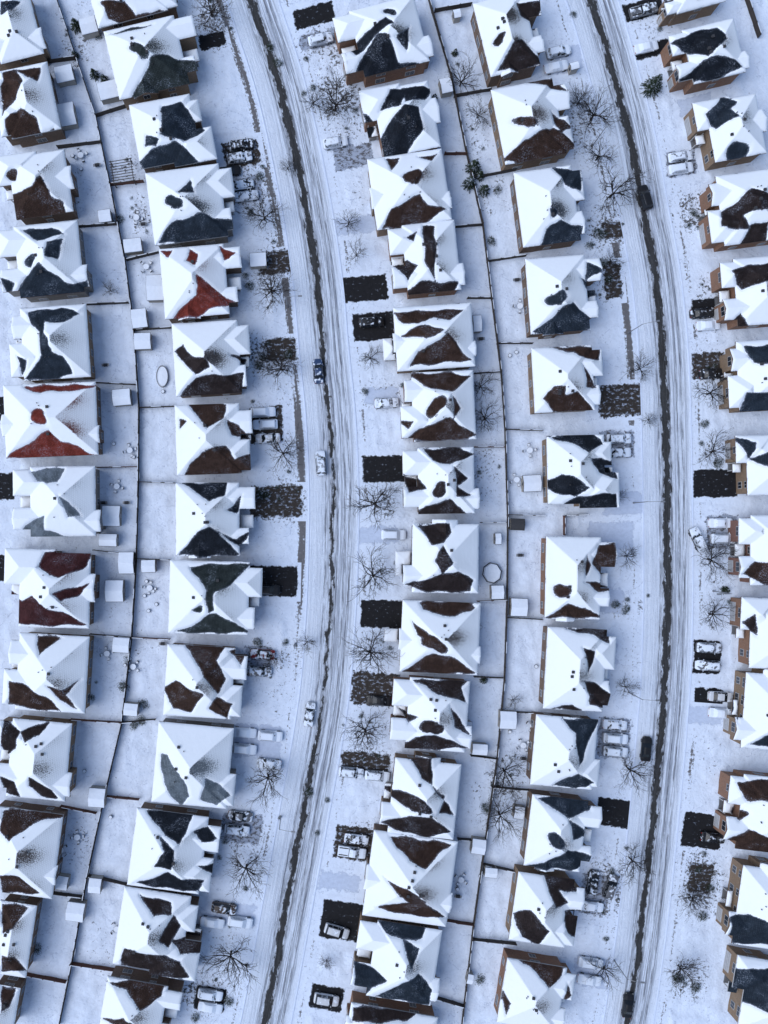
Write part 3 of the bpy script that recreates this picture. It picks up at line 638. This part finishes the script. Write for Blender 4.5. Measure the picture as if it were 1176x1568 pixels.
# ---------------------------------------------------------------- cars
def carmesh(kind):
    mb=MB()
    if kind=='sedan': st=[(-2.28,.62,.62,.64,.5),(-2.18,.80,.86,.9,.68),(-1.95,.87,.93,.97,.74),(-1.45,.9,.95,1.0,.74),(-.85,.91,.95,1.40,.60),(-.2,.91,.94,1.45,.62),(.4,.91,.93,1.42,.60),(1.1,.9,.92,.98,.72),(1.75,.87,.84,.88,.70),(2.1,.78,.72,.76,.6),(2.26,.58,.55,.58,.45)]; gl={3:1,6:1}; side=(3,4,5,6)
    elif kind=='suv': st=[(-2.3,.7,.8,.85,.6),(-2.2,.86,.98,1.02,.7),(-2.02,.92,1.02,1.10,.74),(-1.75,.94,1.04,1.66,.66),(-1.0,.94,1.03,1.72,.68),(0,.94,1.02,1.72,.68),(.45,.94,1.01,1.68,.66),(1.15,.93,1.0,1.08,.74),(1.8,.9,.95,1.0,.72),(2.15,.82,.82,.86,.64),(2.3,.62,.6,.63,.5)]; gl={2:1,6:1}; side=(2,3,4,5,6)
    else: st=[(-2.7,.9,1.0,1.02,.8),(-2.6,.95,1.05,1.08,.86),(-1.6,.95,1.05,1.08,.86),(-.75,.95,1.05,1.09,.8),(-.65,.95,1.05,1.6,.68),(0,.95,1.04,1.78,.68),(.45,.95,1.03,1.74,.66),(1.15,.94,1.02,1.1,.76),(1.9,.92,.98,1.02,.74),(2.35,.85,.85,.88,.66),(2.5,.65,.6,.64,.5)]; gl={3:1,6:1}; side=(4,5,6)
    V=[];n=len(st)
    for x,w,bz,tz,tw in st:
        h=[(w*.92,.24),(w,.42),(w*1.0,bz-.12),(w*.96,bz),(tw,tz-.03),(tw*.55,tz+.03)]
        V+=[(x,-a,b) for a,b in h]+[(x,a,b) for a,b in reversed(h)]
    k=12; fp=[];fg=[]
    for i in range(n-1):
        for j in range(k-1):
            q=(i*k+j,i*k+j+1,(i+1)*k+j+1,(i+1)*k+j); q=q[::-1]
            g=(i in gl and j in (4,5,6)) or (i in side and j in (3,7))
            (fg if g else fp).append(q)
        fp.append((i*k+11,i*k,(i+1)*k,(i+1)*k+11)[::-1])
    fp.append(tuple(range(k))); fp.append(tuple(reversed(range((n-1)*k,n*k))))
    mb.add(V,fp,M_PAINT); mb.add(V,fg,M_CGLASS)
    L=st[-1][0]; w=st[5][1]
    for x in (-L*.62,L*.62):
        for s in (-1,1):
            mb.tube((x,s*(w-.2),.33),(x,s*(w+.015),.33),.33,.33,M_TYRE,14); mb.tube((x,s*(w+.0),.33),(x,s*(w+.025),.33),.18,.18,M_METAL,10)
    for s in (-1,1):
        mb.obox((.95,s*(w+.1)),0,.12,.2,.92,1.06,M_PAINT)
        mb.obox((L-.14,s*.55),-s*.35,.12,.3,.56,.68,M_LAMP); mb.obox((st[0][0]+.08,s*.6),s*.3,.1,.26,.7,.84,M_TAIL)
    for i in ((4,5) if kind!='pickup' else (5,)):
        x=st[i][0]
        for s in (-1,1): mb.tube((x,s*(st[i][1]*.965),st[i][2]),(x,s*(st[i][4]+.005),st[i][3]-.02),.035,.03,M_PAINT,4)
    if kind=='suv':
        for s in (-1,1): mb.tube((-1.6,s*.62,1.76),(.3,s*.62,1.76),.02,.02,M_METAL,5)
    if kind=='pickup': mb.box(-2.5,-.85,-.72,.72,1.085,1.1,M_TYRE)
    return mb.mesh('car_body_'+kind)
CM={k:carmesh(k) for k in ('sedan','suv','pickup')}
CC=dict(k=(.012,.012,.014),g=(.12,.125,.14),w=(.6,.62,.66),s=(.3,.32,.36),b=(.03,.06,.14),r=(.18,.012,.012),n=(.06,.04,.03))
def car(px,py,col,snow,kind='sedan',da=0,name='parked_car'):
    c=W(px,py,.8); r=rotat(py)+math.radians(da)
    o=mkobj(name,CM[kind],(c[0],c[1],.015),r); o.color=(*CC[col],snow); return o
for t in [(487,568,'b',.35,'sedan',90),(491,709,'s',.5,'suv',92),(474,1094,'s',.5,'sedan',86),(988,302,'k',.0,'suv',98),(990,1147,'k',.15,'sedan',90),(962,1540,'k',.1,'sedan',92),
(367,241,'g',.5,'suv'),(370,222,'k',.4,'suv'),(370,283,'k',.55),(377,300,'s',.6),(350,262,'k',.1),(403,631,'w',.9,'suv'),(406,650,'g',.75,'suv',180),(410,671,'w',.45,'sedan',180),(410,903,'k',.05,'suv'),(402,1002,'r',.45,'sedan',180),(397,1028,'g',.5,'suv'),(374,1122,'w',.95),(414,1127,'w',.8,'suv'),(374,1147,'w',.9,'suv'),(412,1170,'s',.6,'sedan',180),(363,1271,'s',.55,'suv'),(368,1250,'g',.4),(343,1391,'n',.4,'suv'),(325,1413,'w',.9),(368,1412,'w',.9,'suv'),(322,1523,'g',.7,'suv'),(322,1543,'w',.9),(514,218,'w',.6,'suv'),(491,60,'s',.6,'suv'),(569,493,'k',.3,'suv'),(592,617,'g',.6),(603,819,'w',1,'suv'),(580,1073,'k',.2,'sedan',180),(538,1183,'s',.55,'suv'),(578,1188,'g',.6,'suv'),(540,1305,'w',.6,'pickup'),(546,1285,'k',.5),(516,1426,'w',.3,'suv',-8),(500,1531,'w',.35,'suv'),(856,79,'s',.6,'suv'),(852,102,'w',.8),(987,15,'g',.4,'pickup'),(990,72,'w',.9),(1042,240,'g',.6,'suv'),(1043,258,'w',.8,'suv'),(1076,479,'k',.3,'sedan'),(1085,498,'w',.95),(1090,572,'k',.3,'sedan'),(1104,801,'w',.8),(1108,825,'w',.95,'suv'),(1069,826,'k',.6,'suv',115),(1086,992,'g',.55,'suv'),(1084,1019,'g',.55,'suv',180),(1104,1067,'w',.25),(1104,1092,'w',.9),(942,1110,'w',.6),(943,1131,'w',.7,'suv'),(943,1151,'s',.65,'suv'),(948,672,'s',.6,'suv'),(948,693,'g',.6),(905,1475,'w',.8,'suv'),(903,1501,'w',.9),(908,1352,'k',.4,'suv',90),(935,1358,'g',.35,'suv',80),(906,1388,'s',.7),(1092,1283,'k',.3,'sedan')]:
    car(*t,name='car' if t[0]==988 else 'parked_car')

# ---------------------------------------------------------------- trees
def treemesh(seed,R=3.8):
    rn=random.Random(seed); mb=MB()
    def grow(p,d,L,r,lv):
        seg=3 if lv<2 else 2; q=p
        for i in range(seg):
            d2=(d+Vector((rn.uniform(-.18,.18),rn.uniform(-.18,.18),rn.uniform(-.02,.12)))).normalized()
            e=q+d2*(L/seg); r2=r*(1-.25*(i+1)/seg); mb.tube(q,e,r*(1-.25*i/seg),r2,M_BARK,5 if lv<2 else 3,False)
            if lv<4 and (i>0 or lv>0):
                for b in range(rn.choice([1,2,2]) if lv<3 else rn.choice([1,2])):
                    ax=d2.orthogonal().normalized(); ax.rotate(Matrix.Rotation(rn.uniform(0,6.28),3,d2)); nd=d2.copy(); nd.rotate(Matrix.Rotation(math.radians(rn.uniform(25,55)),3,ax))
                    nd.z=max(nd.z,.02); nd.normalize(); grow(e,nd,L*rn.uniform(.52,.75),max(r2*.62,.019),lv+1)
            q=e;d=d2
    mb.tube((0,0,-.1),(0,0,1.6),.18,.14,M_BARK,8)
    n=rn.randint(7,9)
    for i in range(n):
        a=6.28*i/n+rn.uniform(-.3,.3); el=rn.uniform(.25,1.1) 
        grow(Vector((0,0,rn.uniform(1.4,2.2))),Vector((math.cos(a)*math.cos(el),math.sin(a)*math.cos(el),math.sin(el))),rn.uniform(2.2,3.1)*R/3.6,.095,1)
    return mb.mesh('bare_tree_branches')
TM=[treemesh(i) for i in range(6)]
TR=[(708,120,.85),(514,158,1.15),(912,172,1.15),(942,293,1.15),(547,385,.55),(404,328,.85),(415,442,.95),(430,562,.95),(433,693,.95),(575,770,1.1),(572,882,1.15),(568,1000,1.05),(560,1122,1.05),(410,1193,1.1),(376,1333,1.15),(352,1468,1.2),(775,1183,1.05),(768,1252,.95),(745,640,.8),(738,590,.75),(985,562,.75),(1093,600,.85),(1098,690,.85),(1094,857,.85),(1096,942,.85),(965,852,.6),(970,1183,.95),(972,1322,.85),(930,1490,.85),(1048,1490,.75),(322,12,.95),(568,545,.65),(470,985,.5),(965,1055,.5),(790,1075,.4),(480,150,.55),(535,335,.6),(500,1480,.4),(920,235,.85),(735,170,.65),(940,395,.55),(1065,1380,.65),(440,250,.45),(415,1010,.45),(955,760,.4),(165,440,.4),(405,545,.6),(890,150,.6),(1000,640,.4)]
for i,(x,y,s) in enumerate(TR):
    c=W(x,y,3); o=mkobj('bare_tree',TM[i%6],(c[0],c[1],0),random.uniform(0,6.28)); o.scale=(s,s,s*random.uniform(.85,1.1))
def conifer(seed,H=6,R=2):
    rn=random.Random(seed); mb=MB(); mb.tube((0,0,-.1),(0,0,H*.95),.14,.03,M_BARK,7)
    vs=[];fs=[]
    for lv in range(16):
        t=lv/15; z=.5+(H-.7)*t; r=R*(1-t)**.85+.1; nb=int(9*(1-t)+5)
        for b in range(nb):
            a=6.28*b/nb+rn.uniform(-.3,.3)+lv; rr=r*rn.uniform(.7,1.12)
            for q in range(int(rr*9)+3):
                s=rr*(q+1)/(int(rr*9)+3); cx,cy,cz=math.cos(a)*s,math.sin(a)*s,z-.25*s+rn.uniform(-.05,.05)
                for sd in (-1,1,0):
                    aa=a+sd*rn.uniform(.6,1.1); l=rn.uniform(.14,.34)*(1.15-s/rr*.5); wd=.06
                    o=len(vs); vs+=[(cx-math.sin(aa)*wd,cy+math.cos(aa)*wd,cz),(cx+math.sin(aa)*wd,cy-math.cos(aa)*wd,cz+.03),(cx+math.cos(aa)*l,cy+math.sin(aa)*l,cz-rn.uniform(-.05,.12))]; fs.append((o,o+1,o+2))
    mb.add(vs,fs,M_NEED); return mb.mesh('conifer_needles')
KM=[conifer(1),conifer(2,5,1.6)]
for i,(x,y,s) in enumerate([(1005,125,.95),(728,250,.9),(722,275,.7),(738,262,.6),(745,285,.6),(140,105,.6),(155,112,.45),(270,262,.5),(112,30,.6),(700,70,.4),(668,140,.35),(110,75,.5),(745,1045,.4),(1120,905,.5)]):
    c=W(x,y,3); o=mkobj('pine_tree',KM[i%2],(c[0],c[1],0),i); o.scale=(s,s,s)
def shrub(seed):
    rn=random.Random(seed); mb=MB(); vs=[];fs=[]
    for i in range(14): 
        a=rn.uniform(0,6.28);e=rn.uniform(.4,1.4); mb.tube((0,0,0),(math.cos(a)*.6*math.cos(e),math.sin(a)*.6*math.cos(e),.75*math.sin(e)),.02,.008,M_BARK,3,False)
    for i in range(420):
        u=Vector((rn.gauss(0,1),rn.gauss(0,1),abs(rn.gauss(0,1)))).normalized()*rn.uniform(.45,.85)*(1+.25*math.sin(i)); a=rn.uniform(0,6.28); l=.09; o=len(vs)
        vs+=[(u.x,u.y,u.z*.9),(u.x+math.cos(a)*l,u.y+math.sin(a)*l,u.z*.9+rn.uniform(-.04,.06)),(u.x+math.cos(a+1.3)*l,u.y+math.sin(a+1.3)*l,u.z*.9)]; fs.append((o,o+1,o+2))
    mb.add(vs,fs,M_NEED); return mb.mesh('shrub_leaves')
SM=[shrub(5),shrub(6)]
SH=[(186,340),(205,322),(222,1075),(205,1108),(215,1105),(135,1060),(150,1045),(142,1068),(195,1010),(190,1052),(425,100),(415,70),(540,70),(480,135),(545,170),(575,250),(395,270),(385,325),(375,420),(385,440),(400,545),(395,560),(410,525),(440,540),(600,480),(560,600),(640,1270),(590,1240),(575,1300),(900,340),(915,360),(905,380),(925,405),(930,430),(955,935),(945,925),(1060,330),(1055,345),(1085,1360),(1075,1400),(1040,1500),(1065,1510),(1100,710),(1125,690),(1080,650),(760,1200),(745,1235),(330,1290),(335,1310),(345,1290),(300,1560),(350,1530),(1045,100),(1010,45),(880,20),(150,60),(60,1455),(735,1500),(760,290),(790,300),(750,370),(700,100),(745,90),(395,985),(440,985),(1135,880),(925,1440),(935,1335),(960,1300),(475,1215),(405,760),(440,720)]
SH+=[(s[0]+random.uniform(-.9,.9)*s[2],s[1]+random.uniform(-.9,.9)*s[3]) for s in SPK if s[4]>.55 for _ in range(2)]
for i,(x,y) in enumerate(SH):
    c=W(x+random.uniform(-3,3),y+random.uniform(-3,3)); s=random.uniform(.5,1.3) if i<72 else random.uniform(.35,.7); o=mkobj('garden_shrub',SM[i%2],(c[0],c[1],0),random.uniform(0,6)); o.scale=(s,s*random.uniform(.7,1.3),s)

# ---------------------------------------------------------------- yard objects
def lamp(px,py,da):
    mb=MB(); mb.tube((0,0,-.1),(0,0,7.5),.1,.06,M_METAL,8); mb.tube((0,0,0),(0,0,.5),.16,.14,M_METAL,8)
    mb.tube((0,0,7.3),(1.2,0,7.9),.045,.04,M_METAL,6); mb.tube((1.2,0,7.9),(2.2,0,8.0),.04,.035,M_METAL,6)
    mb.box(2.1,2.8,-.14,.14,7.93,8.06,M_METAL); mb.box(2.2,2.7,-.1,.1,7.9,7.93,M_LAMP)
    c=W(px,py); mb.obj('street_lamp',(c[0],c[1],0),math.radians(da))
for t in [(908,222,25),(962,510,10),(970,770,0),(962,1060,0),(1092,905,180),(440,470,0),(452,985,0),(430,1250,-5),(345,40,15),(940,1470,-5)]: lamp(*t)
def ring(n,rx,ry,r,z,mb,mat):
    for i in range(n):
        a=6.2832*i/n;b=6.2832*(i+1)/n; mb.tube((rx*math.cos(a),ry*math.sin(a),z),(rx*math.cos(b),ry*math.sin(b),z),r,r,mat,6,False)
mb=MB(); ring(8,1.75,1.9,.09,.9,mb,M_VENT); mb.add([(1.6*math.cos(6.2832*i/8),1.75*math.sin(6.2832*i/8),.92) for i in range(8)],[tuple(range(8))],M_SNOW)
for i in range(8): a=6.2832*i/8; mb.tube((1.75*math.cos(a),1.9*math.sin(a),0),(1.75*math.cos(a),1.9*math.sin(a),2.4),.03,.03,M_METAL,6)
ring(8,1.75,1.9,.035,2.4,mb,M_METAL)
c=W(752,877); mb.obj('trampoline',(c[0],c[1],0),.2)
mb=MB(); n=28
for i in range(n):
    a=6.2832*i/n;b=6.2832*(i+1)/n
    for (r0,z0,r1,z1,m) in ((1,0,1,.7,M_METAL),(1,.7,.93,.72,M_METAL),(.93,.72,.9,.55,M_METAL),(.9,.55,0.01,.6,M_SNOW)):
        mb.add([(1.1*r0*math.cos(a),2.0*r0*math.sin(a),z0),(1.1*r0*math.cos(b),2.0*r0*math.sin(b),z0),(1.1*r1*math.cos(b),2.0*r1*math.sin(b),z1),(1.1*r1*math.cos(a),2.0*r1*math.sin(a),z1)],[(0,1,2,3)],m)
c=W(249,577); mb.obj('above_ground_pool',(c[0],c[1],0),.0)
def disc(mb,x,y,r,z0,z1,mat): mb.tube((x,y,z0),(x,y,z1),r,r*.94,mat,14)
def patio(px,py,rz=0):
    mb=MB(); disc(mb,0,0,.6,.7,.74,M_METAL); disc(mb,0,0,.57,.742,.86,M_SNOW); mb.tube((0,0,0),(0,0,.7),.04,.04,M_METAL,6); disc(mb,0,0,.25,0,.04,M_METAL)
    for k in range(4):
        a=k*math.pi/2+.4; x,y=1.05*math.cos(a),1.05*math.sin(a)
        mb.obox((x,y),a,.45,.45,.42,.46,M_WOOD); mb.obox((x,y),a,.4,.4,.462,.55,M_SNOW); mb.obox((x+.22*math.cos(a),y+.22*math.sin(a)),a,.04,.45,.46,.9,M_WOOD)
        for s in (-1,1):
            for t in (-1,1): mb.tube((x+s*.17,y+t*.17,0),(x+s*.17,y+t*.17,.42),.018,.018,M_WOOD,4)
    c=W(px,py); mb.obj('patio_table_set',(c[0],c[1],0),rz)
for i,t in enumerate([(125,240),(210,335),(225,410),(200,690),(180,745),(95,1300),(120,1280),(815,1110),(800,1140),(795,470),(705,1345),(790,735),(230,900),(205,1020),(165,1000),(700,495),(180,1420),(810,690)]): patio(*t,i)
def grill(px,py):
    mb=MB(); mb.box(-.35,.35,-.28,.28,.6,.85,M_VENT); mb.tube((-.35,0,.88),(.35,0,.88),.27,.27,M_VENT,12); mb.box(.36,.7,-.25,.25,.8,.84,M_METAL); mb.box(-.7,-.36,-.25,.25,.8,.84,M_METAL)
    for x in (-.3,.3):
        for y in (-.22,.22): mb.tube((x,y,0),(x,y,.6),.025,.025,M_METAL,5)
    c=W(px,py); mb.obj('barbecue_grill',(c[0],c[1],0),rotat(py))
for t in [(150,255),(220,345),(163,560),(160,770),(100,1340),(800,1160),(795,850),(735,520),(720,730),(790,430),(700,1370),(250,985),(195,770)]: grill(*t)
mb=MB()
for k in range(9): mb.box(-2.1,2.1,-2+k*.5-.04,-2+k*.5+.04,2.35,2.5,M_WOOD)
for x in (-1.8,1.8):
    mb.box(x-.06,x+.06,-2.2,2.2,2.2,2.35,M_WOOD)
    for y in (-1.9,1.9): mb.box(x-.07,x+.07,y-.07,y+.07,0,2.2,M_WOOD)
c=W(187,262,2.4); mb.obj('pergola',(c[0],c[1],0),rotat(262))
def planter(px,py):
    mb=MB(); mb.tube((0,0,0),(0,0,.45),.26,.36,M_VENT,12); disc(mb,0,0,.3,.452,.6,M_SNOW); c=W(px,py); mb.obj('garden_planter',(c[0],c[1],0),0)
for t in [(225,890),(235,905),(222,912),(240,925),(228,935),(195,995),(200,1008),(192,1018),(205,700),(175,680),(820,1020),(830,1060),(780,1120),(785,1160),(112,240),(125,260),(700,1360),(690,1370),(250,600),(780,545),(790,540),(735,1340),(130,1180),(170,1250),(720,850),(735,960)]: planter(*t)

# ---------------------------------------------------------------- light & camera
EL,AZ=52,-100
w=bpy.data.worlds.new('World'); scene.world=w; w.use_nodes=True; nt=w.node_tree
sky=nt.nodes.new('ShaderNodeTexSky'); sky.sky_type='NISHITA'; sky.sun_disc=False; sky.sun_elevation=math.radians(EL); sky.sun_rotation=math.radians(AZ)
bg=nt.nodes['Background']; bg.inputs[1].default_value=.15; nt.links.new(sky.outputs[0],bg.inputs[0])
L=bpy.data.lights.new('sun','SUN'); L.energy=2.0; L.angle=math.radians(55); L.color=(.90,.94,1.0)
so=bpy.data.objects.new('sun',L); COL.objects.link(so)
a=math.radians(AZ); e=math.radians(EL)
dirv=Vector((math.sin(a)*math.cos(e),math.cos(a)*math.cos(e),math.sin(e)))
so.rotation_euler=dirv.to_track_quat('Z','Y').to_euler(); so.location=(-60,0,80)
cam=bpy.data.cameras.new('camera'); co=bpy.data.objects.new('camera',cam); COL.objects.link(co); co.location=(NAD[0],NAD[1],CH)
cam.sensor_fit='VERTICAL'; cam.angle=2*math.atan(784*S/CH); cam.shift_x=-NAD[0]/(1568*S); cam.shift_y=-NAD[1]/(1568*S)
cam.clip_end=6000; scene.camera=co
scene.view_settings.view_transform='Standard'; scene.view_settings.look='None'; scene.view_settings.exposure=0
